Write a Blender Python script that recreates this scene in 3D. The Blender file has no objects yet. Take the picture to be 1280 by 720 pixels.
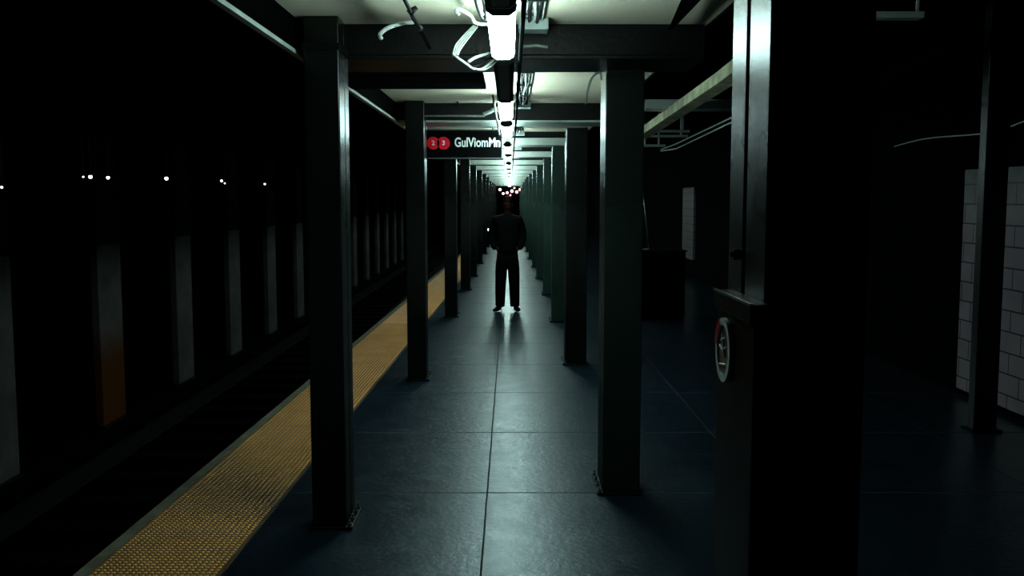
import bpy, bmesh, math, random
from mathutils import Vector, Matrix
random.seed(7)
S = bpy.context.scene
C = S.collection

# ------------------------------------------------------------------ camera
CAM_H = 1.70
PITCH = math.atan(111.0/1200.0)
YAW = -2.0/1200.0
FPX = 1200.0
cam_data = bpy.data.cameras.new('camera')
cam_data.sensor_width = 36.0
cam_data.lens = 36.0*FPX/1280.0
cam_data.clip_start = 0.05
cam_data.clip_end = 300
cam = bpy.data.objects.new('camera', cam_data)
C.objects.link(cam)
cam.location = (0, 0, CAM_H)
cam.rotation_euler = (math.pi/2-PITCH, 0, YAW)
S.camera = cam

# ------------------------------------------------------------------ world / exposure
w = bpy.data.worlds.new('world'); S.world = w; w.use_nodes = True
w.node_tree.nodes['Background'].inputs[0].default_value = (0.0, 0.0, 0.0, 1)
w.node_tree.nodes['Background'].inputs[1].default_value = 0.0
S.view_settings.view_transform = 'Standard'
S.view_settings.look = 'None'
S.view_settings.gamma = 1.0
S.view_settings.use_curve_mapping = False
S.view_settings.exposure = 0.0
TUBE_E = 48.0          # strength of the fluorescent diffusers

_R = Matrix.Rotation(YAW, 3, 'Z') @ Matrix.Rotation(math.pi/2-PITCH, 3, 'X')
def P(px, py, Y):
    """point of the place seen at a pixel of the 1280x720 frame, at distance Y along the platform"""
    d = _R @ Vector(((px-640)/FPX, (360-py)/FPX, -1))
    return Vector((0, 0, CAM_H)) + d*(Y/d.y)

# ------------------------------------------------------------------ materials
def mat(name, col, rough=0.6, metal=0.0, var=0.25, scale=6.0, bump=0.15, spec=0.12, bscale=None, col2=None):
    m = bpy.data.materials.new(name); m.use_nodes = True
    nt = m.node_tree; n = nt.nodes; L = nt.links
    b = n['Principled BSDF']
    b.inputs['Roughness'].default_value = rough
    b.inputs['Metallic'].default_value = metal
    b.inputs['Specular IOR Level'].default_value = spec
    tc = n.new('ShaderNodeTexCoord')
    no = n.new('ShaderNodeTexNoise'); no.inputs['Scale'].default_value = scale
    no.inputs['Detail'].default_value = 6
    L.new(tc.outputs['Object'], no.inputs['Vector'])
    r = n.new('ShaderNodeValToRGB')
    r.color_ramp.elements[0].position = 0.35
    r.color_ramp.elements[1].position = 0.7
    c2 = col2 or tuple(c*(1-var) for c in col)
    r.color_ramp.elements[0].color = (*c2, 1)
    r.color_ramp.elements[1].color = (*col, 1)
    L.new(no.outputs['Fac'], r.inputs['Fac'])
    L.new(r.outputs['Color'], b.inputs['Base Color'])
    if bump:
        n2 = n.new('ShaderNodeTexNoise'); n2.inputs['Scale'].default_value = bscale or scale*8
        n2.inputs['Detail'].default_value = 4
        L.new(tc.outputs['Object'], n2.inputs['Vector'])
        bp = n.new('ShaderNodeBump'); bp.inputs['Strength'].default_value = bump
        bp.inputs['Distance'].default_value = 0.01
        L.new(n2.outputs['Fac'], bp.inputs['Height'])
        L.new(bp.outputs['Normal'], b.inputs['Normal'])
    return m

def emit(name, col, e):
    m = bpy.data.materials.new(name); m.use_nodes = True
    nt = m.node_tree; b = nt.nodes['Principled BSDF']
    b.inputs['Base Color'].default_value = (*col, 1)
    b.inputs['Emission Color'].default_value = (*col, 1)
    b.inputs['Emission Strength'].default_value = e
    b.inputs['Roughness'].default_value = 0.4
    return m

def floor_material():
    m = mat('slate_concrete', (0.0035, 0.0098, 0.0165), spec=0.45, rough=0.4, var=0.3, scale=2.2, bump=0.0)
    nt = m.node_tree; n = nt.nodes; L = nt.links; b = n['Principled BSDF']
    b.inputs['Specular Tint'].default_value = (0.62, 0.88, 1.0, 1)
    ramp = [x for x in n if x.type == 'VALTORGB'][0]
    tc = [x for x in n if x.type == 'TEX_COORD'][0]
    sep = n.new('ShaderNodeSeparateXYZ'); L.new(tc.outputs['Object'], sep.inputs[0])
    def M(op, a, bb=None):
        q = n.new('ShaderNodeMath'); q.operation = op
        for i, v in enumerate((a, bb)):
            if v is None: continue
            if isinstance(v, (int, float)): q.inputs[i].default_value = v
            else: L.new(v, q.inputs[i])
        return q.outputs[0]
    wob = n.new('ShaderNodeTexNoise'); wob.inputs['Scale'].default_value = 3.0
    L.new(tc.outputs['Object'], wob.inputs['Vector'])
    wv = M('MULTIPLY', M('SUBTRACT', wob.outputs['Fac'], 0.5), 0.006)
    def line(coord, off, period, width):
        t = M('ADD', M('SUBTRACT', coord, off), wv)
        f = M('FRACT', M('DIVIDE', t, period))
        d = M('MINIMUM', f, M('SUBTRACT', 1.0, f))
        return M('LESS_THAN', M('MULTIPLY', d, period), width)
    ln = M('MAXIMUM', line(sep.outputs['X'], -0.135, 1.6, 0.005), line(sep.outputs['Y'], 5.45, 1.45, 0.009))
    mx = n.new('ShaderNodeMix'); mx.data_type = 'RGBA'
    L.new(ln, mx.inputs['Factor']); L.new(ramp.outputs['Color'], mx.inputs['A'])
    mx.inputs['B'].default_value = (0.001, 0.0015, 0.002, 1)
    L.new(mx.outputs['Result'], b.inputs['Base Color'])
    # worn, patchy gloss
    g = n.new('ShaderNodeTexNoise'); g.inputs['Scale'].default_value = 5; g.inputs['Detail'].default_value = 8
    g.inputs['Roughness'].default_value = 0.7
    L.new(tc.outputs['Object'], g.inputs['Vector'])
    mr = n.new('ShaderNodeMapRange'); mr.inputs['From Min'].default_value = 0.15; mr.inputs['From Max'].default_value = 0.85
    mr.inputs['To Min'].default_value = 0.24; mr.inputs['To Max'].default_value = 0.44
    L.new(g.outputs['Fac'], mr.inputs['Value'])
    L.new(M('MAXIMUM', mr.outputs[0], M('MULTIPLY', ln, 0.9)), b.inputs['Roughness'])
    n1 = n.new('ShaderNodeTexNoise'); n1.inputs['Scale'].default_value = 28; n1.inputs['Detail'].default_value = 5
    L.new(tc.outputs['Object'], n1.inputs['Vector'])
    hb = M('SUBTRACT', M('MULTIPLY', n1.outputs['Fac'], 0.5), M('MULTIPLY', ln, 0.8))
    bp = n.new('ShaderNodeBump'); bp.inputs['Strength'].default_value = 0.35; bp.inputs['Distance'].default_value = 0.012
    L.new(hb, bp.inputs['Height']); L.new(bp.outputs['Normal'], b.inputs['Normal'])
    return m

def tile_material():
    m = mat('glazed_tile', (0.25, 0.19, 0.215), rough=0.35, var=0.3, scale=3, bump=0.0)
    nt = m.node_tree; n = nt.nodes; L = nt.links; b = n['Principled BSDF']
    ramp = [x for x in n if x.type == 'VALTORGB'][0]
    tc = [x for x in n if x.type == 'TEX_COORD'][0]
    sep = n.new('ShaderNodeSeparateXYZ'); L.new(tc.outputs['Object'], sep.inputs[0])
    comb = n.new('ShaderNodeCombineXYZ')
    L.new(sep.outputs['Y'], comb.inputs[0]); L.new(sep.outputs['Z'], comb.inputs[1])
    br = n.new('ShaderNodeTexBrick'); br.offset = 0.5; br.inputs['Scale'].default_value = 1
    br.inputs['Brick Width'].default_value = 0.33; br.inputs['Row Height'].default_value = 0.166
    br.inputs['Mortar Size'].default_value = 0.006; br.inputs['Bias'].default_value = 0
    br.inputs['Mortar'].default_value = (0.004, 0.005, 0.006, 1)
    L.new(comb.outputs[0], br.inputs['Vector'])
    L.new(ramp.outputs['Color'], br.inputs['Color1'])
    br.inputs['Color2'].default_value = (0.19, 0.145, 0.165, 1)
    L.new(br.outputs['Color'], b.inputs['Base Color'])
    return m

M_floor = floor_material()
M_tile = tile_material()
def by_height(m, col, z0, z1, below=False, wob=0.25):
    """coat of another colour (rust, dirt, painted-in shade) above z1 - or below z0 - with a ragged soft edge"""
    nt = m.node_tree; n = nt.nodes; L = nt.links; b = n['Principled BSDF']
    src = b.inputs['Base Color'].links[0].from_socket
    tc = [x for x in n if x.type == 'TEX_COORD'][0]
    sep = n.new('ShaderNodeSeparateXYZ'); L.new(tc.outputs['Object'], sep.inputs[0])
    no = n.new('ShaderNodeTexNoise'); no.inputs['Scale'].default_value = 4; L.new(tc.outputs['Object'], no.inputs['Vector'])
    mu = n.new('ShaderNodeMath'); mu.operation = 'MULTIPLY_ADD'; mu.inputs[1].default_value = wob
    L.new(no.outputs['Fac'], mu.inputs[0]); L.new(sep.outputs['Z'], mu.inputs[2])
    mr = n.new('ShaderNodeMapRange'); mr.inputs['From Min'].default_value = z0+wob/2; mr.inputs['From Max'].default_value = z1+wob/2
    if below: mr.inputs['To Min'].default_value = 1; mr.inputs['To Max'].default_value = 0
    L.new(mu.outputs[0], mr.inputs['Value'])
    mx = n.new('ShaderNodeMix'); mx.data_type = 'RGBA'
    L.new(mr.outputs[0], mx.inputs['Factor']); L.new(src, mx.inputs['A']); mx.inputs['B'].default_value = (*col, 1)
    L.new(mx.outputs['Result'], b.inputs['Base Color'])
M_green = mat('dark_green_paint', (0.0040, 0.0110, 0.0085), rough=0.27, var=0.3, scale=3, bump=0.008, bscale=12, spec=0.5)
M_green_lit = mat('green_paint_lit', (0.020, 0.042, 0.033), rough=0.2, var=0.3, scale=3, bump=0.008, bscale=12, spec=0.5)  # lighter copy: lamplight on the farther right columns put into the colour
def gloss_fade(m):
    """gloss dies away towards the floor, standing in for fading lamplight"""
    nt = m.node_tree; n = nt.nodes; L = nt.links; b = n['Principled BSDF']
    tc = [x for x in n if x.type == 'TEX_COORD'][0]
    sep = n.new('ShaderNodeSeparateXYZ'); L.new(tc.outputs['Object'], sep.inputs[0])
    no = n.new('ShaderNodeTexNoise'); no.inputs['Scale'].default_value = 5; L.new(tc.outputs['Object'], no.inputs['Vector'])
    ad = n.new('ShaderNodeMath'); ad.operation = 'ADD'; L.new(sep.outputs['Z'], ad.inputs[0]); L.new(no.outputs['Fac'], ad.inputs[1])
    for sock, lo, hi in (('Roughness', 0.6, b.inputs['Roughness'].default_value), ('Specular IOR Level', 0.06, b.inputs['Specular IOR Level'].default_value)):
        mr = n.new('ShaderNodeMapRange'); mr.inputs['From Min'].default_value = 1.0; mr.inputs['From Max'].default_value = 2.3
        mr.inputs['To Min'].default_value = lo; mr.inputs['To Max'].default_value = hi
        L.new(ad.outputs[0], mr.inputs['Value']); L.new(mr.outputs[0], b.inputs[sock])
M_green_shaded = mat('green_paint_shaded', (0.0012, 0.0030, 0.0024), rough=0.25, var=0.3, scale=3, bump=0.008, bscale=12, spec=0.42)  # darker copy: shade on left row and third right column painted in
gloss_fade(M_green); gloss_fade(M_green_lit); gloss_fade(M_green_shaded)
M_green_base = mat('grimy_base_plate', (0.0015, 0.002, 0.002), rough=0.5, scale=14)
M_steel = mat('bare_steel', (0.25, 0.27, 0.26), rough=0.35, metal=0.9, scale=20)
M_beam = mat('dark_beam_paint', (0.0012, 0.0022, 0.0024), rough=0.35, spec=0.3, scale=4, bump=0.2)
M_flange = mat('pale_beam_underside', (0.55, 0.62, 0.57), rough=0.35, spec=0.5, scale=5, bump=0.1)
M_ceil = mat('pale_green_ceiling', (0.80, 0.72, 0.55), rough=0.75, var=0.16, scale=1.6, bump=0.1, bscale=14)
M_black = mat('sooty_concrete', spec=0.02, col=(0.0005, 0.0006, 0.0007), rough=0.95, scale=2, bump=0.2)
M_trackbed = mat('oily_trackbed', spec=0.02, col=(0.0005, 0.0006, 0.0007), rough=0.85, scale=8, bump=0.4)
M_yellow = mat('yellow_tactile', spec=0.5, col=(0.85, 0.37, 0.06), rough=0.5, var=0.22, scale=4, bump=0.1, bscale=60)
M_nosing = mat('pale_nosing', (0.16, 0.15, 0.11), rough=0.7, var=0.4, scale=8)
M_pale = mat('pale_column_paint', spec=0.03, col=(0.10, 0.092, 0.092), rough=0.6, var=0.45, scale=3)
M_rust = mat('rust_orange', (0.07, 0.022, 0.004), rough=0.85, var=0.55, scale=6)
M_housing = mat('lamp_housing', (0.012, 0.015, 0.015), rough=0.5, scale=8)
M_white = mat('white_enamel', (0.45, 0.5, 0.47), rough=0.45, scale=12, bump=0.1)
M_cable = mat('black_cable', (0.003, 0.0035, 0.0035), rough=0.5, scale=20)
M_cablew = mat('pale_cable', (0.5, 0.54, 0.52), rough=0.4, scale=30)
M_cream = mat('cream_duct_paint', (0.75, 0.72, 0.46), rough=0.6, var=0.45, scale=7, bump=0.2)
M_sign = mat('black_sign_enamel', spec=0.02, col=(0.002, 0.0022, 0.0024), rough=0.4, scale=10, bump=0)
M_red = mat('red_bullet', (0.75, 0.01, 0.03), rough=0.5, scale=20, bump=0, var=0.1)
by_height(M_pale, (0.0006, 0.0007, 0.0008), 1.55, 2.15)  # columns darken upward: shade painted into the colour
by_height(M_tile, (0.012, 0.012, 0.014), 1.6, 1.95)  # upper tiles darkened, the shade there is painted in
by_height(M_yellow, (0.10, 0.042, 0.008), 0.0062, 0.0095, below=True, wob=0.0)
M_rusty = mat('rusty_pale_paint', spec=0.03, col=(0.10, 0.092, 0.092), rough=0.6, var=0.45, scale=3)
by_height(M_rusty, (0.0006, 0.0007, 0.0008), 1.55, 2.15)  # same painted shade at the top as the other columns
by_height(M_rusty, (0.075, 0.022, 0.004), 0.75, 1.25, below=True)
M_letter = mat('white_letter', (0.85, 0.88, 0.86), rough=0.5, scale=20, bump=0, var=0.05)
M_tube = emit('fluorescent_diffuser', (0.64, 0.95, 0.92), TUBE_E)
M_bulb = emit('small_bulb', (0.85, 0.95, 0.90), 3.0)
M_redlamp = emit('pink_red_lamp', (1.0, 0.30, 0.32), 2.2)
M_pinklamp = emit('pale_pink_lamp', (1.0, 0.72, 0.72), 2.0)
M_skin = mat('skin', spec=0.02, col=(0.02, 0.007, 0.005), rough=0.55, var=0.15, scale=20, bump=0)
M_hair = mat('dark_hair', spec=0.02, col=(0.002, 0.0016, 0.0015), rough=0.6, scale=60)
M_jacket = mat('black_jacket', spec=0.02, col=(0.0015, 0.0015, 0.0017), rough=0.8, scale=20)
M_trouser = mat('black_trousers', spec=0.02, col=(0.0012, 0.0012, 0.0014), rough=0.85, scale=20)
M_shoe = mat('dark_shoe', spec=0.02, col=(0.002, 0.002, 0.0022), rough=0.5, scale=20)
M_glass = mat('dial_glass', (0.05, 0.09, 0.11), rough=0.15, scale=30, bump=0)

# ------------------------------------------------------------------ mesh helpers
def box(bm, x0, x1, y0, y1, z0, z1):
    v = [bm.verts.new(p) for p in ((x0,y0,z0),(x1,y0,z0),(x1,y1,z0),(x0,y1,z0),(x0,y0,z1),(x1,y0,z1),(x1,y1,z1),(x0,y1,z1))]
    for f in ((3,2,1,0),(4,5,6,7),(0,1,5,4),(1,2,6,5),(2,3,7,6),(3,0,4,7)):
        bm.faces.new([v[i] for i in f])
def prism(bm, poly, z0, z1):
    """poly in (x,y), counter-clockwise"""
    a = [bm.verts.new((x, y, z0)) for x, y in poly]; b = [bm.verts.new((x, y, z1)) for x, y in poly]
    bm.faces.new(a[::-1]); bm.faces.new(b)
    k = len(poly)
    for i in range(k): bm.faces.new((a[i], a[(i+1) % k], b[(i+1) % k], b[i]))
def prism_y(bm, poly, y0, y1):
    """poly in (x,z)"""
    a = [bm.verts.new((x, y0, z)) for x, z in poly]; b = [bm.verts.new((x, y1, z)) for x, z in poly]
    bm.faces.new(a[::-1]); bm.faces.new(b)
    k = len(poly)
    for i in range(k): bm.faces.new((a[i], a[(i+1) % k], b[(i+1) % k], b[i]))
def tube(bm, pts, r, seg=10, smooth=True):
    pts = [Vector(p) for p in pts]
    if smooth and len(pts) > 2:
        out = []
        for i in range(len(pts)-1):
            p0 = pts[max(i-1, 0)]; p1 = pts[i]; p2 = pts[i+1]; p3 = pts[min(i+2, len(pts)-1)]
            for k in range(6):
                t = k/6
                out.append(0.5*((2*p1)+(p2-p0)*t+(2*p0-5*p1+4*p2-p3)*t*t+(3*p1-p0-3*p2+p3)*t**3))
        out.append(pts[-1]); pts = out
    rings = []
    for i, p in enumerate(pts):
        d = (pts[min(i+1, len(pts)-1)]-pts[max(i-1, 0)]).normalized()
        u = d.orthogonal().normalized() if i == 0 else (u-d*u.dot(d)).normalized()
        v = d.cross(u)
        rr = r if not callable(r) else r(i/(len(pts)-1))
        rings.append([bm.verts.new(p+(u*math.cos(a)+v*math.sin(a))*rr) for a in [2*math.pi*k/seg for k in range(seg)]])
    for a, b in zip(rings, rings[1:]):
        for k in range(seg): bm.faces.new((a[k], a[(k+1) % seg], b[(k+1) % seg], b[k]))
    bm.faces.new(rings[0][::-1]); bm.faces.new(rings[-1])
def cyl(bm, c, r, h, axis='z', seg=16, r2=None):
    m = {'z': Matrix.Identity(4), 'x': Matrix.Rotation(math.pi/2, 4, 'Y'), 'y': Matrix.Rotation(-math.pi/2, 4, 'X')}[axis]
    bmesh.ops.create_cone(bm, cap_ends=True, segments=seg, radius1=r, radius2=r if r2 is None else r2, depth=h,
                          matrix=Matrix.Translation(c) @ m)
def ring(bm, c, ro, ri, t, axis='x', seg=40):
    m = {'x': Matrix.Rotation(math.pi/2, 4, 'Y'), 'y': Matrix.Rotation(-math.pi/2, 4, 'X'), 'z': Matrix.Identity(4)}[axis]
    m = Matrix.Translation(c) @ m
    L = []
    for rr, zz in ((ro, -t/2), (ro, t/2), (ri, t/2), (ri, -t/2)):
        L.append([bm.verts.new(m @ Vector((rr*math.cos(2*math.pi*k/seg), rr*math.sin(2*math.pi*k/seg), zz))) for k in range(seg)])
    for j in range(4):
        a, b = L[j], L[(j+1) % 4]
        for k in range(seg): bm.faces.new((a[k], a[(k+1) % seg], b[(k+1) % seg], b[k]))

def obj(name, bm, m, parent=None, bevel=0, smooth=False, label=None):
    bmesh.ops.recalc_face_normals(bm, faces=bm.faces[:])
    if bevel:
        bmesh.ops.bevel(bm, geom=bm.edges[:], offset=bevel, segments=2, affect='EDGES', profile=0.5, clamp_overlap=True)
    me = bpy.data.meshes.new(name); bm.to_mesh(me); bm.free()
    if smooth:
        for p in me.polygons: p.use_smooth = True
    me.materials.append(m)
    o = bpy.data.objects.new(name, me); C.objects.link(o)
    if parent is not None: o.parent = parent
    if label: o['label'] = label
    return o
def thing(name, label, cat, loc=(0, 0, 0), group=None):
    o = bpy.data.objects.new(name, None); C.objects.link(o)
    o.location = loc; o.empty_display_size = 0.2
    o['label'] = label; o['category'] = cat
    if group: o['group'] = group
    return o
def tag(o, label, cat, group=None):
    o['label'] = label; o['category'] = cat
    if group: o['group'] = group
    return o
def struct(name, bm, m, bevel=0):
    o = obj(name, bm, m, bevel=bevel); o['kind'] = 'structure'; return o
def dup(root, loc, label, group=None):
    r = root.copy(); C.objects.link(r); r.location = loc; r['label'] = label
    if group: r['group'] = group
    for ch in list(root.children):
        c = ch.copy(); C.objects.link(c); c.parent = r
        for g in list(ch.children):
            d = g.copy(); C.objects.link(d); d.parent = c
    return r
ORD = ['nearest', 'second', 'third', 'fourth', 'fifth', 'sixth', 'seventh', 'eighth', 'ninth', 'tenth', 'eleventh',
       'twelfth', 'thirteenth', 'fourteenth', 'fifteenth', 'sixteenth']

# ------------------------------------------------------------------ heights
HB = CAM_H + 0.72      # soffit of the cross beams
HC = CAM_H + 0.90      # ceiling over the walkway
END = 56.0
DRIFT = 0.0167
def edge_x(y): return -2.05 + DRIFT*y
def strip_x(y): return -1.385 + DRIFT*y

# ------------------------------------------------------------------ the setting
bm = bmesh.new()
prism(bm, [(edge_x(-2)+0.03, -2), (3.95, -2), (3.95, END), (edge_x(END)+0.03, END)], -0.35, 0)
struct('floor', bm, M_floor)
bm = bmesh.new()
prism(bm, [(edge_x(-2)+0.18, -2), (edge_x(-2)+0.35, -2), (edge_x(END)+0.35, END), (edge_x(END)+0.18, END)], -1.1, -0.35)
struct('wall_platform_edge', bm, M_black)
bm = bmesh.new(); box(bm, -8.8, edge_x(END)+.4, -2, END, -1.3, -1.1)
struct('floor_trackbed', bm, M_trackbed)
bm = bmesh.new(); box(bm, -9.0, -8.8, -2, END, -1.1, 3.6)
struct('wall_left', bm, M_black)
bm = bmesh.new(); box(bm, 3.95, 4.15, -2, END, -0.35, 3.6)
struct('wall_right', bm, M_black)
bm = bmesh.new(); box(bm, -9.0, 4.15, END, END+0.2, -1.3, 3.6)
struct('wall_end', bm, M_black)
bm = bmesh.new(); box(bm, -1.07, 1.02, -1.5, END, HC, HC+0.1)
struct('ceiling', bm, M_ceil)
bm = bmesh.new(); box(bm, -8.8, -1.09, -2, END, 3.5, 3.6); box(bm, 1.04, 3.95, -2, END, 3.1, 3.2)
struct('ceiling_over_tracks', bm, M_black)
# edge girders carrying the ceiling
t = thing('edge_girder', 'long steel girder running above the track side columns', 'girder', (0, 0, HB))
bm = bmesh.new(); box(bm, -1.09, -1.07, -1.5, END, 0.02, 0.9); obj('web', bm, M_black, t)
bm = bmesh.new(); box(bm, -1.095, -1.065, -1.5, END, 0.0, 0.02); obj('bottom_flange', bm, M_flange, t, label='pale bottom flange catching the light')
t = thing('edge_girder', 'long dark steel girder running above the right hand columns, behind them', 'girder', (0, 0, HC))
bm = bmesh.new(); box(bm, 1.02, 1.04, -1.5, END, 0.0, 0.47); obj('web', bm, M_beam, t)
for k, (x0, x1) in enumerate(((0.69, 0.82), (0.86, 1.0))):
    bm = bmesh.new(); box(bm, x0, x1, -1.5, 5.03, -0.03, -0.002)
    tag(obj('ceiling_plank', bm, M_ceil, bevel=0.004), 'pale lengthwise ceiling plank at top right, %s one' % ('left' if k == 0 else 'right'), 'plank')

bm = bmesh.new(); prism(bm, [(0.73, 4.1), (0.83, 4.1), (0.83, 5.02), (0.81, 5.02)], HC-0.036, HC-0.0305)
tag(obj('shadow_gap_strip', bm, M_black), 'black wedge shaped strip painting in the shadow gap between the two pale ceiling planks at top right', 'strip')  # added dark wedge stands in for the shaded gap

# bench wall between the tracks
bm = bmesh.new(); box(bm, -5.25, -4.6, -2, END, -1.1, -0.98)
tag(obj('track_curb', bm, M_black, bevel=0.01), 'low sooty concrete curb between the tracks under the pale columns', 'curb')

# ------------------------------------------------------------------ platform columns
def make_column(wd, dp, height, side, label, paint=M_green):
    """near, inner corner at the origin; the lit face looks to the middle of the platform. side=+1: right row"""
    t = thing('steel_column', label, 'column')
    s = side
    def X(a, b): return (a, b) if s > 0 else (-b, -a)
    gap0, gap1 = dp*0.49, dp*0.60
    b1 = bmesh.new()
    box(b1, *X(0, wd), 0, gap0, 0.02, height)
    obj('front_channel', b1, paint, t, bevel=0.006)
    b1 = bmesh.new()
    box(b1, *X(0.004, wd), gap1, dp, 0.02, height)
    obj('rear_channel', b1, paint, t, bevel=0.006)
    b1 = bmesh.new(); box(b1, *X(wd*0.35, wd*0.65), gap0-0.005, gap1+0.005, 0.02, height)
    obj('web', b1, paint, t)
    b1 = bmesh.new(); box(b1, *X(-0.03, wd+0.01), -0.012, dp+0.012, 0.0, 0.018)
    obj('base_plate', b1, M_green_base, t, bevel=0.004)
    for xx in (-0.016,):
        for yy in (0.01, dp*0.35, dp*0.7, dp-0.01):
            b1 = bmesh.new(); x = xx if s > 0 else -xx
            cyl(b1, (x, yy, 0.026), 0.012, 0.016, seg=6); cyl(b1, (x, yy, 0.038), 0.006, 0.022, seg=8)
            obj('bolt', b1, M_steel, t)
    return t
R_COLS = [(0.53, 1.99), (0.53, 5.40), (0.565, 9.75), (0.572, 13.2), (0.585, 16.95), (0.56, 20.5), (0.545, 23.9), (0.52, 27.3), (0.50, 31.0),
          (0.50, 34.5), (0.50, 38), (0.50, 41.5), (0.50, 45), (0.50, 48.5), (0.50, 52)]
L_COLS = [(-0.846, 4.82), (-0.79, 8.9), (-0.77, 13.75), (-0.755, 17.9), (-0.74, 21.0), (-0.74, 25.3), (-0.74, 29.8),
          (-0.74, 34), (-0.74, 38.2), (-0.74, 42.4), (-0.74, 46.6), (-0.74, 50.8)]
rc = None
for i, (x, y) in enumerate(R_COLS):
    if i == 0:
        lb = 'dark green steel column close at the right, carrying the box with the round dial'
        rc = make_column(0.215, 0.36, HB-0.002, 1, lb); rc.location = (x, y, 0); rc['group'] = 'steel columns along the right of the walkway'
    else:
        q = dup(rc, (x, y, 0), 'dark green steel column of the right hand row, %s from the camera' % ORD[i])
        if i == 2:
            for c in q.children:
                if c.name.split('.')[0] in ('front_channel', 'rear_channel', 'web'): c.data = c.data.copy(); c.data.materials[0] = M_green_shaded
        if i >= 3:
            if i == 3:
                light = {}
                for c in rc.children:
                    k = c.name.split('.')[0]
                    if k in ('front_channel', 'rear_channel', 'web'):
                        light[k] = c.data.copy(); light[k].materials[0] = M_green_lit
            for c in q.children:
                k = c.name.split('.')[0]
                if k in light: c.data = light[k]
lc = None
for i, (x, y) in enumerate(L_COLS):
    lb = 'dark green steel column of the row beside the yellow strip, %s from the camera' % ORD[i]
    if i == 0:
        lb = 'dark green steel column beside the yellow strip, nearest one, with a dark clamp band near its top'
        lc = make_column(0.175, 0.30, HC-0.002, -1, lb, M_green_shaded); lc.location = (x, y, 0); lc['group'] = 'steel columns beside the yellow strip'
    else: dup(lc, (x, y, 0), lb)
# clamp band on the nearest left column
k0 = P(430, 61, 4.9).z
bm = bmesh.new(); box(bm, -0.183, 0.006, -0.006, 0.306, k0-0.018, k0+0.018)
obj('clamp_band', bm, M_cable, lc, bevel=0.002)

# ------------------------------------------------------------------ cross beams
B_Y = [5.05, 9.15, 12.95, 16.6, 20.2, 23.7, 27.2, 30.8, 34.3, 37.8, 41.3, 44.8, 48.3, 51.8]
bt = None
for i, y in enumerate(B_Y):
    lb = 'dark cross beam spanning the walkway ceiling, %s from the camera' % ORD[i]
    if i == 0:
        bt = thing('cross_beam', 'dark cross beam over the walkway just beyond the bright nearest lamp', 'beam', (0, y, HB), 'cross beams of the walkway ceiling')
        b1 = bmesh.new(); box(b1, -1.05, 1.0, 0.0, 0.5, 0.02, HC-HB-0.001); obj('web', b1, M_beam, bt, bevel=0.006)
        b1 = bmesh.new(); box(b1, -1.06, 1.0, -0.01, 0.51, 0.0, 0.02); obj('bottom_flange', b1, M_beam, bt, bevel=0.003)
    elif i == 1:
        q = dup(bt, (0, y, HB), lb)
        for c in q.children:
            if c.name.startswith('bottom_flange'): c.data = c.data.copy(); c.data.materials[0] = M_flange; c['label'] = 'underside plate with lamplight painted in pale'  # lamplight on this underside is put into the colour
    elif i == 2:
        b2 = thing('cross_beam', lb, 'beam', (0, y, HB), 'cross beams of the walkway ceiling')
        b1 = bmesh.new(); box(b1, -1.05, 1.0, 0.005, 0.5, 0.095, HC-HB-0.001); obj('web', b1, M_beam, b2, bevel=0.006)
        b1 = bmesh.new(); box(b1, -1.06, 1.0, -0.0, 0.51, 0.0, 0.095); obj('bottom_flange', b1, M_flange, b2, bevel=0.003, label='lower edge with lamplight painted in pale')  # pale band: the lit lower face is painted as colour
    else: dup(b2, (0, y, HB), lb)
bm = bmesh.new(); box(bm, -1.05, -0.16, 5.57, 6.45, HB+0.005, HB+0.03)
for xx in (-0.95, -0.30): box(bm, xx-.01, xx+.01, 5.9, 5.92, HB+0.028, HC-0.001)
tag(obj('ceiling_panel', bm, M_black, bevel=0.003), 'flat black panel hanging level with the nearest cross beam, left of the lamps', 'panel')

# ------------------------------------------------------------------ lamps
def lamp(y0, y1, label, lit=True):
    t = thing('fluorescent_lamp', label, 'lamp', (-0.035, y0, HB), 'fluorescent lamps in a line under the ceiling')
    ln = y1-y0
    b1 = bmesh.new(); box(b1, -0.03, 0.03, 0, ln, 0.0, 0.014); obj('housing', b1, M_housing, t)
    b1 = bmesh.new()
    pr = [(-0.031, 0.002), (-0.055, -0.018), (-0.05, -0.038), (-0.03, -0.052), (0.03, -0.052), (0.05, -0.038), (0.055, -0.018), (0.031, 0.002)]
    prism_y(b1, pr, 0.028, ln-0.028); obj('diffuser', b1, M_tube if lit else M_housing, t)
    pr2 = [(x*1.07, z*1.07+0.001) for x, z in pr]
    for u in (0.0, ln-0.028):
        b1 = bmesh.new(); prism_y(b1, pr2, u, u+0.028); obj('end_cap', b1, M_housing, t)
    return t
LAMPS = [(3.55, 4.72), (6.75, 8.30), (8.95, 10.6), (12.4, 14.3), (15.4, 17.0)]
y = 19.0
while y < 52: LAMPS.append((y, y+1.6)); y += 3.5
for i, (a, b) in enumerate(LAMPS):
    lamp(a, b, 'lit white fluorescent lamp under the walkway ceiling, %s lit one from the camera' % ORD[i])
lamp(2.2, 3.45, 'unlit dark fluorescent lamp at the top edge, before the nearest lit one', lit=False)
lamp(4.85, 6.6, 'unlit dark fluorescent lamp between the first and second lit ones', lit=False)

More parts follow.
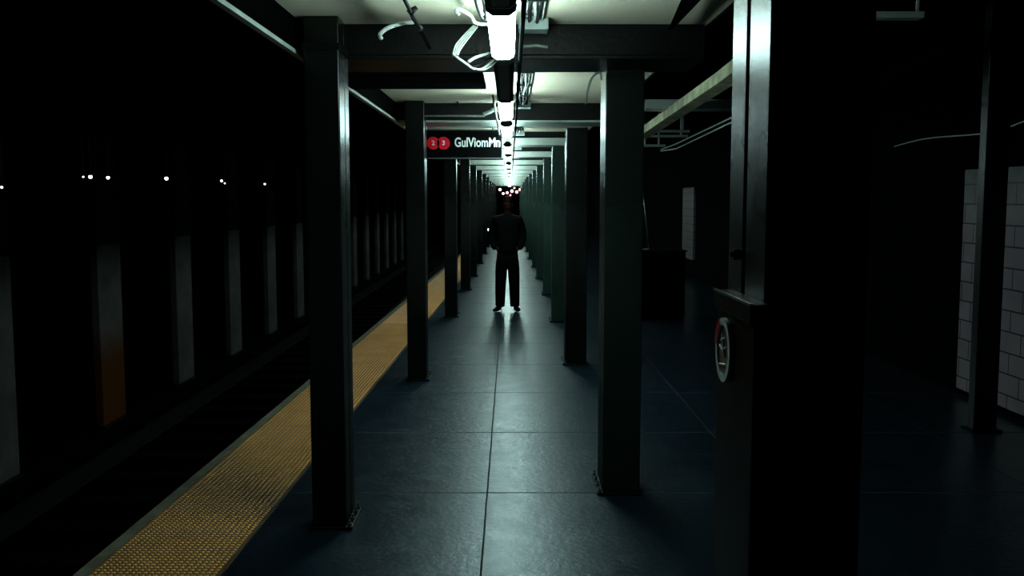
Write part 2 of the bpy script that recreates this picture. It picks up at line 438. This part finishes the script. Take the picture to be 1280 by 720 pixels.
# ------------------------------------------------------------------ yellow strip
Y0, YN = 2.6, 13.0
t = thing('tactile_strip', 'long yellow tactile warning strip along the platform edge', 'warning strip', (0, 0, 0))
bm = bmesh.new()
prism(bm, [(edge_x(-2)+0.07, -2), (strip_x(-2), -2), (strip_x(END), END), (edge_x(END)+0.07, END)], -0.01, 0.006)
nx = 20
y = Y0
while y < YN:
    for k in range(nx):
        x = edge_x(y)+0.085+(0.665-0.115)*k/(nx-1)
        r0, r1, h = 0.0115, 0.006, 0.0045
        a = [bm.verts.new((x+dx*r0, y+dy*r0, 0.006)) for dx, dy in ((-1,-1),(1,-1),(1,1),(-1,1))]
        b = [bm.verts.new((x+dx*r1, y+dy*r1, 0.006+h)) for dx, dy in ((-1,-1),(1,-1),(1,1),(-1,1))]
        bm.faces.new(b)
        for q in range(4): bm.faces.new((a[q], a[(q+1) % 4], b[(q+1) % 4], b[q]))
    y += 0.032
# farther on the domes merge into ribs
for k in range(nx):
    o = 0.085+(0.665-0.115)*k/(nx-1)
    xa, xb = edge_x(YN)+o, edge_x(END)+o
    a = [bm.verts.new(p) for p in ((xa-.0115, YN, .006), (xa-.006, YN, .0105), (xa+.006, YN, .0105), (xa+.0115, YN, .006))]
    b = [bm.verts.new(p) for p in ((xb-.0115, END, .006), (xb-.006, END, .0105), (xb+.006, END, .0105), (xb+.0115, END, .006))]
    for q in range(3): bm.faces.new((a[q], a[q+1], b[q+1], b[q]))
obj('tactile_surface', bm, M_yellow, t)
bm = bmesh.new()
prism(bm, [(edge_x(-2), -2), (edge_x(-2)+0.065, -2), (edge_x(END)+0.065, END), (edge_x(END), END)], -0.12, 0.006)
obj('edge_nosing', bm, M_nosing, t, label='pale worn nosing along the track side of the strip')

# ------------------------------------------------------------------ track
for x in (-4.1, -2.75):
    bm = bmesh.new()
    prism_y(bm, [(x-.065, -1.0), (x+.065, -1.0), (x+.06, -.985), (x+.01, -.975), (x+.01, -.89), (x+.034, -.88), (x+.034, -.855), (x-.034, -.855), (x-.034, -.88), (x-.01, -.89), (x-.01, -.975), (x-.06, -.985)], -2, END)
    o = obj('running_rail', bm, mat('rail_steel', spec=0.02, col=(0.01, 0.01, 0.01), rough=0.7, metal=0.0), None)
    tag(o, 'dark steel rail in the trackbed, the one %s' % ('farther from the platform' if x < -3 else 'nearer the platform'), 'rail')
tie = None
for i in range(46):
    yy = 4.0+i*0.75
    if tie is None:
        bm = bmesh.new(); box(bm, -1.15, 1.25, -0.11, 0.11, -0.05, 0.10)
        tie = obj('railway_sleeper', bm, mat('creosoted_wood', spec=0.02, col=(0.0007, 0.0006, 0.0005), rough=0.9), bevel=0.008)
        tag(tie, 'dark wooden sleeper lying in the unlit trackbed under the rails', 'sleeper', 'sleepers under the rails'); o = tie
    else:
        o = tie.copy(); C.objects.link(o)
    o.location = (-3.42, yy, -1.1)

# ------------------------------------------------------------------ pale columns between the tracks
tc0 = None
for i in range(16):
    yy = 8.45+2.58*i
    orange = (i == 1)
    lb = 'pale dirty column between the tracks, %s from the left edge of the photo' % (ORD[i] if i else 'first')
    if tc0 is None:
        tc0 = thing('track_column', 'pale dirty column between the tracks, cut by the left edge of the photo', 'column', (-4.75, yy, -0.98), 'pale columns between the tracks')
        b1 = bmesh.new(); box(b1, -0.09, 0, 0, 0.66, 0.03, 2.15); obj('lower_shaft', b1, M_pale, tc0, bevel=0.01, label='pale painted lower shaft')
        b1 = bmesh.new(); box(b1, -0.09, 0, 0, 0.66, 2.15, 4.45); obj('upper_shaft', b1, M_black, tc0, bevel=0.01, label='dark upper shaft')  # black upper part continues the painted shade
        b1 = bmesh.new(); box(b1, -0.12, 0.03, -0.03, 0.69, 0, 0.03); obj('base_plate', b1, M_green_base, tc0, bevel=0.004)
        o = tc0
    else:
        if orange: lb = 'pale column between the tracks streaked with orange rust on its lower half'
        o = dup(tc0, (-4.75, yy, -0.98), lb)
    if orange:
        for c in o.children:
            if c.name.startswith('lower_shaft'):
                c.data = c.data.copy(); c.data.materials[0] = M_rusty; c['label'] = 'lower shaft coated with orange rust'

# ------------------------------------------------------------------ small bulbs over the far track
def bulb(px, py, Y, r, label, m=M_bulb):
    p = P(px, py, Y)
    t = thing('bulkhead_lamp', label, 'lamp', p, 'small distant lamps')
    b1 = bmesh.new(); bmesh.ops.create_uvsphere(b1, u_segments=12, v_segments=8, radius=r); obj('bulb', b1, m, t, smooth=True)
    b1 = bmesh.new(); cyl(b1, (0, 0, r*1.3), r*0.7, r*1.2, seg=12); obj('socket', b1, M_housing, t)
    b1 = bmesh.new(); tube(b1, [(0, 0, r*1.8), (0, 0, max(0.1, (3.5 if p.x < -1.1 else HC)-p.z))], 0.006, 6, False); obj('hanging_rod', b1, M_cable, t)
    return t
bulb(113, 221, 10.9, 0.022, 'small bright bulb above the rust streaked column, left one of the pair')
bulb(135, 222, 11.2, 0.020, 'small bright bulb above the rust streaked column, right one of the pair')
bulb(104, 221, 10.9, 0.011, 'tiny faint bulb just left of the pair above the rust streaked column')
bulb(208, 223, 13.3, 0.026, 'single bright small bulb above the third pale column between the tracks')
bulb(277, 226, 15.8, 0.022, 'small bulb above the fourth pale column between the tracks')
bulb(281, 229, 16.1, 0.014, 'faint bulb just below right of the one above the fourth pale column')
bulb(331, 230, 18.6, 0.020, 'small dim bulb above the fifth pale column between the tracks')
bulb(2, 234, 8.6, 0.012, 'tiny dim bulb at the left edge of the photo over the tracks')
bulb(599, 221, 26.5, 0.045, 'white round bulb at the far end of the left column row, highest one')
bulb(611, 287, 30.5, 0.045, 'white bulb seen just left of the standing person at waist height')
bulb(623, 272, 36, 0.05, 'white bulb glimpsed beside the shoulder of the standing person')

# ------------------------------------------------------------------ hanging sign
SY = 10.15
a = P(529, 163, SY); b = P(627, 197, SY)
cx, cz = (a.x-0.06+b.x)/2, (a.z+b.z)/2; sw, sh = (b.x-a.x+0.06)/2, (a.z-b.z)/2
sg = thing('platform_sign', 'black hanging sign with two red circles and white lettering', 'sign', (cx, SY, cz))
bm = bmesh.new(); box(bm, -sw, sw, 0, 0.06, -sh, sh); obj('panel', bm, M_sign, sg, bevel=0.004)
bm = bmesh.new(); box(bm, -sw-.004, sw+.004, -0.006, 0.066, sh, sh+0.012); box(bm, -sw-.004, sw+.004, -0.006, 0.066, -sh-0.012, -sh)
obj('frame', bm, mat('sign_frame', (0.10, 0.11, 0.11), rough=0.4, metal=0.7), sg)
for x in (-sw*0.8, sw*0.8):
    bm = bmesh.new(); cyl(bm, (x, 0.03, sh+0.06), 0.01, 0.12); obj('hanger', bm, M_steel, sg)
def local(px, py): q = P(px, py, SY); return q.x-cx, q.z-cz
for px, ch in ((541.5, '2'), (554.5, '3')):
    x, z = local(px, 179)
    bm = bmesh.new(); cyl(bm, (x, -0.003, z), 0.066, 0.006, axis='y', seg=32)
    rb = obj('red_circle', bm, M_red, sg)
def text(body, x, z, y, size, m, parent, name, xs=1.0, depth=0.002, align='LEFT'):
    cu = bpy.data.curves.new(name, 'FONT'); cu.body = body; cu.size = size; cu.extrude = depth; cu.offset = 0.0022*size/0.1
    cu.align_x = align; cu.align_y = 'CENTER'
    tmp = bpy.data.objects.new(name, cu); C.objects.link(tmp)
    dg = bpy.context.evaluated_depsgraph_get(); dg.update()
    me = bpy.data.meshes.new_from_object(tmp.evaluated_get(dg))
    bpy.data.objects.remove(tmp); 
    me.transform(Matrix.Translation((x, y, z)) @ Matrix.Rotation(math.pi/2, 4, 'X') @ Matrix.Diagonal((xs, 1, 1, 1)))
    me.materials.clear(); me.materials.append(m)
    o = bpy.data.objects.new(name, me); C.objects.link(o); o.parent = parent
    return o
for px, ch in ((541.5, '2'), (554.5, '3')):
    x, z = local(px, 179)
    text(ch, x, z, -0.008, 0.065, M_letter, sg, 'numeral', align='CENTER')
x, z = local(568, 178.5)
lt = text('GulViomMn', x, z, -0.004, 0.135, M_letter, sg, 'lettering')
wn = max(v.co.x for v in lt.data.vertices)-min(v.co.x for v in lt.data.vertices)
want = local(625, 178)[0]-x
for v in lt.data.vertices: v.co.x = x+(v.co.x-x)*want/wn

# ------------------------------------------------------------------ box with round dial on the near right column
bxs = thing('alarm_box', 'dark wall box with round white ringed dial on the near right column', 'box', (0.53, 1.93, 0.8))
bm = bmesh.new(); box(bm, -0.035, 0.0, 0, 0.345, 0, 0.645); obj('body', bm, M_sign, bxs, bevel=0.004)
bm = bmesh.new(); box(bm, -0.045, 0.0, -0.004, 0.349, 0.645, 0.687); obj('lid', bm, M_sign, bxs, bevel=0.003)
bm = bmesh.new(); box(bm, -0.0465, -0.04, -0.005, 0.35, 0.684, 0.689); obj('lid_edge', bm, M_steel, bxs)
dc = (-0.037, 0.255, 0.555)
bm = bmesh.new(); cyl(bm, dc, 0.062, 0.006, axis='x', seg=40); obj('dial_face', bm, M_glass, bxs)
bm = bmesh.new(); ring(bm, (-0.038, 0.255, 0.555), 0.074, 0.058, 0.010); dr = obj('dial_ring', bm, M_letter, bxs)
bm = bmesh.new()
seg = []
for k in range(9):
    a_ = math.radians(5+k*62/8)
    seg.append((math.cos(a_), math.sin(a_)))
for (c1, s1), (c2, s2) in zip(seg, seg[1:]):
    q = [bm.verts.new((-0.0445, 0.255+r*c, 0.555+r*s)) for r, c, s in ((0.058, c1, s1), (0.075, c1, s1), (0.075, c2, s2), (0.058, c2, s2))]
    bm.faces.new(q)
obj('red_arc', bm, M_red, bxs, label='red section of the dial ring')
bm = bmesh.new()
for (y0, z0, y1, z1) in ((0.235, 0.585, 0.275, 0.575), (0.22, 0.565, 0.262, 0.555), (0.245, 0.552, 0.285, 0.562), (0.225, 0.525, 0.285, 0.518), (0.24, 0.538, 0.262, 0.592)):
    tube(bm, [(-0.0415, y0, z0), (-0.0415, y1, z1)], 0.0028, 6, False)
obj('dial_marks', bm, M_letter, bxs)
# small knob where the column groove ends
p = P(927, 318, 2.2)
bm = bmesh.new(); cyl(bm, (0, 0, 0), 0.012, 0.02, axis='x'); cyl(bm, (-0.012, 0, 0), 0.006, 0.01, axis='x')
o = obj('column_bolt', bm, M_green_base); o.location = (0.521, 2.2, p.z); o.parent = rc
o.location = (0.521-0.53, 2.2-1.99, p.z)

# ------------------------------------------------------------------ right side: tiled wall pieces, duct, conduits
def tile_panel(y0, y1, z1, label):
    b1 = bmesh.new(); box(b1, 3.90, 3.95, y0, y1, 0.0, z1)
    o = obj('trim_tile', b1, M_tile, bevel=0.004); o['kind'] = 'structure'; return o
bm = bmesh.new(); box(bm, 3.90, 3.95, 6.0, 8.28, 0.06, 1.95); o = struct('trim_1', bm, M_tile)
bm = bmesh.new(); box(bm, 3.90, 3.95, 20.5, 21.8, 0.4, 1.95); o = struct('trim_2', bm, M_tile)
t = thing('wall_column', 'black column standing in front of the white tiled wall at far right', 'column', (3.39, 0, 0))
ya = P(1254, 350, 1).x; yb = P(1225, 350, 1).x
Yc = 3.62/ya
bm = bmesh.new(); box(bm, 0.0, 0.17, 6.9, 7.0, 0.02, 3.09); obj('shaft', bm, M_beam, t, bevel=0.006)
bm = bmesh.new(); box(bm, -0.03, 0.20, 6.87, 7.03, 0, 0.02); obj('base_plate', bm, M_green_base, t)

def duct(pts, wx, hz, m, name, label, cat):
    bm = bmesh.new(); rings = []
    for p in pts:
        p = Vector(p)
        rings.append([bm.verts.new(p+Vector(o_)) for o_ in ((-wx/2,0,-hz/2),(wx/2,0,-hz/2),(wx/2,0,hz/2),(-wx/2,0,hz/2))])
    for a, b in zip(rings, rings[1:]):
        for k in range(4): bm.faces.new((a[k], a[(k+1) % 4], b[(k+1) % 4], b[k]))
    bm.faces.new(rings[0][::-1]); bm.faces.new(rings[-1])
    return tag(obj(name, bm, m, bevel=0.004), label, cat)
duct([P(1000, 30, 4.9), P(908, 97, 7.3), P(800, 170, 11.8)], 0.14, 0.09, M_cream, 'ventilation_duct', 'cream painted duct slanting away beyond the right hand columns', 'duct')
a, b = P(806, 130, 9.4), P(975, 130, 9.4)
bm = bmesh.new(); box(bm, a.x, b.x, 9.4, 9.7, a.z-0.045, a.z+0.045)
tag(obj('tie_beam', bm, M_flange, bevel=0.005), 'pale grey horizontal tie beam crossing under the cream duct', 'beam')
for i, (x0, y0, x1, y1) in enumerate(((806, 164, 862, 164), (806, 170, 860, 170), (804, 182, 832, 182))):
    p, q = P(x0-6, y0, 14.5), P(x1, y1, 14.5)
    bm = bmesh.new(); box(bm, p.x, q.x, 14.5, 14.55, p.z-0.018, p.z+0.018)
    for xx in (p.x+0.1, q.x-0.1): box(bm, xx-.01, xx+.01, 14.5, 14.55, p.z+0.01, 3.1)
    tag(obj('ceiling_bracket', bm, M_white), ['upper thin pale bracket under the dark ceiling right of the second lit column', 'middle thin pale bracket under the dark ceiling, just below the upper one', 'short lowest pale bracket beside the near edge of the right column'][i], 'bracket')
for k, (d, lb) in enumerate(((0, 'thin pale conduit slanting below the cream duct, upper one'), (6, 'thin pale conduit slanting below the cream duct, lower one'))):
    bm = bmesh.new(); tube(bm, [P(980, 117+d, 7.0), P(908, 150+d, 9.0), P(845, 180+d, 13.0), P(826, 187+d*.3, 15)], 0.008, 8, False)
    tag(obj('conduit', bm, M_cablew, smooth=True), lb, 'pipe', 'slanting conduits on the right')
# far right ceiling bits
p, q = P(1088, 18, 4.9), P(1156, 18, 4.9)
bm = bmesh.new(); box(bm, p.x-.05, q.x, 4.9, 4.98, p.z-0.016, p.z+0.016); box(bm, q.x-.03, q.x-.015, 4.93, 4.945, p.z, 3.1); box(bm, p.x, p.x+.015, 4.93, 4.945, p.z, 3.1)
tag(obj('hanging_bar', bm, M_white, bevel=0.003), 'pale horizontal bar hanging in the dark at the top right', 'bar')
bm = bmesh.new(); tube(bm, [P(1118, 183, 9.5), P(1160, 173, 8.8), P(1235, 166, 8.0), P(1285, 150, 7.4)], 0.006, 8)
tag(obj('wall_cable', bm, M_cablew, smooth=True), 'thin sagging cable above the white tiled wall', 'cable')
# dark cabinet with leaning rod
ct = P(808, 313, 13.4)
t = thing('equipment_cabinet', 'low black cabinet in the dark beyond the second right column', 'cabinet', (ct.x, 13.4, 0))
bm = bmesh.new(); box(bm, -0.12, 0.55, 0, 0.5, 0.05, ct.z-0.02); obj('body', bm, M_black, t, bevel=0.01)
bm = bmesh.new(); box(bm, -0.14, 0.57, -0.02, 0.52, ct.z-0.02, ct.z); obj('top', bm, M_beam, t, bevel=0.004)
bm = bmesh.new(); box(bm, -0.10, 0.53, 0.02, 0.48, 0, 0.05); obj('plinth', bm, M_black, t)
bm = bmesh.new(); box(bm, 0.21, 0.22, -0.012, 0.0, 0.1, ct.z-0.06); obj('door_seam', bm, M_beam, t)
bm = bmesh.new(); a, b = P(803, 232, 13.55), P(811.5, 312, 13.55); tube(bm, [a, b], 0.012, 8, False); 
tube(bm, [b+Vector((-.1, 0, 0.005)), b+Vector((.08, 0, .005))], 0.012, 8, False)
tag(obj('leaning_rod', bm, M_steel, smooth=True), 'thin bare metal rod with a short foot standing on the black cabinet', 'rod')

# ------------------------------------------------------------------ cable duct and pipes along the lamps
for i, (y0, y1) in enumerate(((2.5, 5.02), (5.66, 9.12), (9.68, 12.93), (13.5, 16.57), (17.15, 20.15))):
    t = thing('cable_tray', 'pale cable tray beside the lamps, %s section from the camera' % ORD[i], 'cable tray', (0.10, y0, HC), 'cable tray sections beside the lamps')
    ln = y1-y0
    b1 = bmesh.new(); box(b1, -0.05, -0.044, 0, ln, -0.022, -0.003); box(b1, 0.054, 0.06, 0, ln, -0.022, -0.003)
    k = 0.06
    while k < ln-0.2: box(b1, -0.045, 0.055, k, k+0.02, -0.012, -0.006); k += 0.16
    obj('tray', b1, M_white, t)
    for k in range(4):
        b1 = bmesh.new(); tube(b1, [(-0.03+0.022*k+0.006*math.sin(q*2.1+k*2), q*ln/9, -0.024+0.004*math.sin(q*1.7+k)) for q in range(10)], 0.008, 6)
        obj('cable', b1, (M_cablew, M_cable)[k % 2], t, smooth=True)
    b1 = bmesh.new()
    k = 0.3
    while k < ln: box(b1, -0.055, 0.065, k, k+0.02, -0.036, -0.002); k += 0.75
    obj('strap', b1, M_housing, t)
    if True:
        b1 = bmesh.new(); box(b1, -0.06, 0.09, ln-0.16, ln-0.02, -0.06, -0.004)
        jb = obj('junction_box', b1, M_white, t, bevel=0.006)
bm = bmesh.new(); tube(bm, [(0.047, 2.2, HB-0.055), (0.047, 54, HB-0.055)], 0.009, 8, False)
tag(obj('conduit', bm, M_cable, smooth=True), 'long dark conduit running along the right side of the lamps', 'pipe')
bm = bmesh.new(); tube(bm, [(-0.115, 6.4, HB-0.045), (-0.115, 54, HB-0.045)], 0.008, 8, False)
tag(obj('conduit', bm, M_cablew, smooth=True), 'long pale conduit running along the left side of the farther lamps', 'pipe')

def wire(pts, r, m, name, label, cat='cable', seg=8, smooth=True):
    bm = bmesh.new(); tube(bm, [P(*p) for p in pts], r, seg, smooth)
    return tag(obj(name, bm, m, smooth=True), label, cat)
wire([(592, -12, 3.8), (597, 6, 3.95), (602, 20, 4.1), (607, 22, 4.12), (606, 4, 4.0), (601, -14, 3.8)], 0.010, M_cable, 'hanging_cable', 'black cable looped downward just left of the bright lamp')
wire([(593, -10, 3.82), (599, 8, 3.95), (604, 18, 4.05)], 0.005, M_cablew, 'hanging_cable', 'thin white cable beside the black loop left of the lamp')
wire([(604, -12, 3.9), (608, 4, 4.0), (611, 20, 4.15)], 0.008, M_cablew, 'hanging_cable', 'thick white cable hanging closest to the bright lamp')
wire([(574, 19, 4.3), (570, 14, 4.3), (572, 11, 4.3), (580, 14, 4.35), (589, 20, 4.45), (594, 28, 4.55), (604, 30, 4.6), (616, 29, 4.65)], 0.0085, M_flange, 'bent_conduit', 'hooked grey conduit curling up left of the lamp', 'pipe')
# banded white cables left of the lamp
for k in range(4):
    wire([(595+k*1.6-3, 32+k*.5, 4.75), (583+k*2.0-3, 44+k, 4.7), (573+k*2.2-3, 56+k*1.2, 4.65), (567+k*2.0-1, 68+k*.3, 4.6)], 0.0042, M_cablew, 'hanging_cable', 'one of four white cables bunched in the bent band left of the lamp')['group'] = 'bunched white cables left of the lamp'
wire([(566, 67, 4.6), (573, 73, 4.62), (583, 80, 4.65), (592, 86, 4.7), (603, 86, 4.75), (614, 78, 4.8), (622, 71, 4.85)], 0.0065, M_cablew, 'hanging_cable', 'white cable making the low outer loop left of the lamp')
wire([(586, 77, 4.65), (594, 72, 4.7), (604, 69, 4.75), (612, 67, 4.8), (620, 70, 4.85)], 0.0075, M_cablew, 'hanging_cable', 'thick white cable making the upper inner loop left of the lamp')
wire([(588, 83, 4.68), (597, 82, 4.7), (607, 76, 4.77), (618, 68, 4.84), (615, 63, 4.84)], 0.004, M_cable, 'hanging_cable', 'thin black cable threaded through the white loops')
wire([(596, 87, 4.7), (606, 87, 4.75), (616, 81, 4.8), (622, 74, 4.85), (621, 64, 4.85)], 0.004, M_cablew, 'hanging_cable', 'thin white cable just outside the low loop left of the lamp')
# arc and rod on the left
wire([(476.5, 48, 4.6), (475, 43, 4.62), (483, 36, 4.66), (494, 31.5, 4.72), (506, 29, 4.78), (516, 28, 4.82)], 0.0105, M_cablew, 'curved_pipe', 'short white curved pipe on the beam near the left column', 'pipe')
t = wire([(497, -18, 3.7), (510, 8, 4.1), (516, 22, 4.4), (526, 38, 4.78), (537, 60, 4.9)], 0.009, M_cable, 'ceiling_rod', 'dark jointed rod slanting down from the ceiling at the left', 'rod', smooth=False)
bm = bmesh.new(); a, b = P(511, 17, 4.25), P(521, 9, 4.25); tube(bm, [a, b], lambda u: 0.017-0.006*u, 10, False)
obj('joint', bm, M_cable, t, smooth=True)
bm = bmesh.new(); a, b = P(522, 33, 4.7), P(526, 36, 4.72); tube(bm, [a, b], 0.014, 10, False)
obj('collar', bm, M_steel, t, smooth=True)
# clutter on the beam beyond: pipe bundle right of the sign
wire([(604, 143, 9.12), (612, 140, 9.11), (620, 136, 9.12), (625, 139, 9.12)], 0.018, M_cablew, 'bent_conduit', 'pale crooked conduit above the right end of the sign', 'pipe')
wire([(532, 145, 9.05), (575, 145, 9.05), (606, 145, 9.0)], 0.009, M_cablew, 'conduit', 'thin pale conduit crossing above the black sign', 'pipe', smooth=False)
wire([(732, 130, 5.35), (735, 112, 5.3), (741, 96, 5.3), (750, 91, 5.33), (752, 100, 5.34)], 0.006, M_cablew, 'hanging_cable', 'white cable bowed against the top of the second right column')
wire([(562, 113, 8.9), (572, 128, 9.0), (574, 132, 9.05)], 0.009, M_cable, 'ceiling_rod', 'short dark rod on the pale ceiling panel above the sign', 'rod', smooth=False)
wire([(649, 59, 5.04), (670, 57, 5.045), (685, 59, 5.045)], 0.008, M_flange, 'bar_stub', 'short pale bar sticking out right of the bright lamp', 'bar', smooth=False)

# ------------------------------------------------------------------ far red and pink lights
for i, (px, py, m, r) in enumerate(((625, 237, M_pinklamp, .07), (629, 242, M_pinklamp, .06), (634, 241, M_redlamp, .07), (640, 239, M_pinklamp, .075), (646, 240, M_redlamp, .08), (650, 237, M_pinklamp, .07), (632, 247, M_redlamp, .05), (638, 244, M_redlamp, .05), (643, 235, M_redlamp, .05))):
    lbs = ['pale pink signal lamp at the far end, leftmost of the cluster', 'pale pink signal lamp just right of the leftmost in the far cluster', 'red signal lamp in the left half of the far cluster', 'pale pink signal lamp in the middle of the far cluster', 'large red signal lamp in the right half of the far cluster', 'pale pink signal lamp, rightmost of the far cluster', 'small red signal lamp lowest in the far cluster', 'small red signal lamp just under the middle of the far cluster', 'small red signal lamp topmost in the far cluster']
    p = P(px, py, 46.5+0.55*i)
    t = thing('signal_lamp', lbs[i], 'lamp', p, 'red and pink signal lamps at the far end')
    b1 = bmesh.new(); bmesh.ops.create_uvsphere(b1, u_segments=12, v_segments=8, radius=r); obj('lens', b1, m, t, smooth=True)
    b1 = bmesh.new(); cyl(b1, (0, r*0.9, 0), r*1.1, r, axis='y'); tube(b1, [(0, r, 0), (0, r, HC-p.z)], .01, 6, False); obj('bracket', b1, M_housing, t)

# ------------------------------------------------------------------ the standing person
PX, PY = -0.045, 14.55
person = thing('person', 'person in black jacket and trousers standing on the walkway, hands in pockets', 'person', (PX, PY, 0))
def skin(name, verts, edges, radii, m, parent, sub=2, root=0):
    me = bpy.data.meshes.new(name); me.from_pydata(verts, edges, []); me.update()
    o = bpy.data.objects.new(name, me); C.objects.link(o)
    s = o.modifiers.new('skin', 'SKIN'); s.use_smooth_shade = True
    for i, r in enumerate(radii):
        sv = me.skin_vertices[0].data[i]
        sv.radius = r if isinstance(r, tuple) else (r, r); sv.use_root = (i == root)
    ss = o.modifiers.new('sub', 'SUBSURF'); ss.levels = sub; ss.render_levels = sub
    dg = bpy.context.evaluated_depsgraph_get(); dg.update()
    m2 = bpy.data.meshes.new_from_object(o.evaluated_get(dg))
    bpy.data.objects.remove(o)
    m2.materials.clear(); m2.materials.append(m)
    for p in m2.polygons: p.use_smooth = True
    o = bpy.data.objects.new(name, m2); C.objects.link(o); o.parent = parent
    return o
# body faces the camera (-y)
V, E, Rr = [], [], []
def chain(start, pts):
    prev = start
    for (x, y, z, r) in pts:
        V.append((x, y, z)); Rr.append(r); E.append((prev, len(V)-1)) if prev is not None else None
        prev = len(V)-1
    return prev
hip = chain(None, [(0, 0, 0.92, (0.145, 0.10))])
wst = chain(hip, [(0, 0, 1.08, (0.13, 0.09)), (0, 0.005, 1.25, (0.15, 0.10)), (0, 0.01, 1.39, (0.14, 0.09))])
nk = chain(wst, [(0, 0.01, 1.47, 0.056), (0, 0.0, 1.53, 0.054), (0, -0.005, 1.58, (0.070, 0.085)), (0, -0.005, 1.65, (0.076, 0.095)), (0, 0, 1.70, (0.05, 0.065))])
ends = {}
for s in (-1, 1):
    leg = chain(hip, [(s*0.095, 0, 0.84, 0.085), (s*0.115, -0.01, 0.50, 0.055), (s*0.12, 0.01, 0.30, 0.052), (s*0.125, 0.02, 0.09, 0.036)])
    chain(leg, [(s*0.14, -0.05, 0.045, 0.034), (s*0.165, -0.12, 0.03, 0.026)])
    el = (s*0.24, 0.045, 1.13) 
    wr = (s*0.205, -0.055, 0.975)
    arm = chain(wst, [(s*0.17, 0.01, 1.40, 0.06), (s*0.22, 0.03, 1.27, 0.047), (*el, 0.038), (*wr, 0.026)])
    hand = chain(arm, [(s*0.16, -0.065, 0.955, (0.034, 0.016)), (s*0.13, -0.07, 0.935, (0.034, 0.014))])
    for k, (dx, l) in enumerate(((-0.03, 0.062), (-0.010, 0.072), (0.010, 0.068), (0.030, 0.052))):
        chain(hand, [(s*0.115, -0.072, 0.93+dx, 0.009), (s*(0.115-l*0.5), -0.068, 0.926+dx, 0.0085), (s*(0.115-l*0.9), -0.058, 0.922+dx, 0.0075)])
    chain(arm+1, [(s*0.135, -0.072, 0.975, 0.010), (s*0.112, -0.074, 0.985, 0.009)])
body = skin('body', V, E, Rr, M_skin, person)
# face relief: nose, brow, ears, mouth joined into the same mesh
b1 = bmesh.new(); b1.from_mesh(body.data)
def blob(c, r, sc):
    bmesh.ops.create_uvsphere(b1, u_segments=10, v_segments=8, radius=r, matrix=Matrix.Translation(c) @ Matrix.Diagonal((*sc, 1)))
blob((0, -0.100, 1.615), 0.014, (0.8, 1.2, 1.6)); blob((0, -0.088, 1.575), 0.02, (1.2, 0.5, 0.35)); blob((0, -0.088, 1.567), 0.018, (1.1, 0.5, 0.4))
for s in (-1, 1):
    blob((s*0.078, 0.005, 1.615), 0.024, (0.4, 0.8, 1.3)); blob((s*0.03, -0.088, 1.635), 0.012, (1.2, 0.6, 0.7))
for f in b1.faces: f.smooth = True
b1.to_mesh(body.data); b1.free()
# hair cap
b1 = bmesh.new(); bmesh.ops.create_uvsphere(b1, u_segments=24, v_segments=16, radius=0.1)
for v in list(b1.verts):
    v.co = Vector((v.co.x*0.90, v.co.y*1.10+0.012, v.co.z*1.0+1.650))
bmesh.ops.delete(b1, geom=[v for v in b1.verts if v.co.z < 1.655 and v.co.y < -0.02 or v.co.z < 1.585], context='VERTS')
obj('hair', b1, M_hair, person, smooth=True)
# jacket
V, E, Rr = [], [], []
h = chain(None, [(0, 0, 0.85, (0.185, 0.155))])
c = chain(h, [(0, 0, 0.98, (0.19, 0.15)), (0, 0.0, 1.12, (0.195, 0.128)), (0, 0.005, 1.27, (0.205, 0.128)), (0, 0.01, 1.385, (0.175, 0.108))])
chain(c, [(0, 0.012, 1.455, (0.085, 0.078)), (0, 0.008, 1.505, (0.072, 0.074))])
for s in (-1, 1):
    chain(c, [(s*0.165, 0.01, 1.385, 0.085), (s*0.222, 0.03, 1.26, 0.072), (s*0.240, 0.04, 1.13, 0.066), (s*0.215, -0.02, 1.03, 0.062), (s*0.165, -0.07, 0.94, 0.060)])
skin('jacket', V, E, Rr, M_jacket, person)
# trousers
V, E, Rr = [], [], []
h = chain(None, [(0, 0, 0.93, (0.150, 0.112))])
h2 = chain(h, [(0, 0, 0.84, (0.155, 0.115))])
for s in (-1, 1):
    chain(h2, [(s*0.088, 0, 0.70, 0.105), (s*0.102, -0.005, 0.48, 0.092), (s*0.108, 0.01, 0.28, 0.085), (s*0.112, 0.015, 0.10, 0.078), (s*0.114, 0.012, 0.06, 0.078)])
skin('trousers', V, E, Rr, M_trouser, person)
for s in (-1, 1):
    V, E, Rr = [], [], []
    a_ = chain(None, [(s*0.122, 0.045, 0.05, (0.04, 0.045))])
    chain(a_, [(s*0.135, -0.02, 0.05, (0.046, 0.046)), (s*0.165, -0.10, 0.036, (0.046, 0.034)), (s*0.205, -0.17, 0.028, (0.036, 0.024))] if s < 0 else
              [(s*0.132, -0.02, 0.05, (0.046, 0.046)), (s*0.155, -0.10, 0.036, (0.046, 0.034)), (s*0.175, -0.16, 0.028, (0.036, 0.024))])
    skin('shoe', V, E, Rr, M_shoe, person)
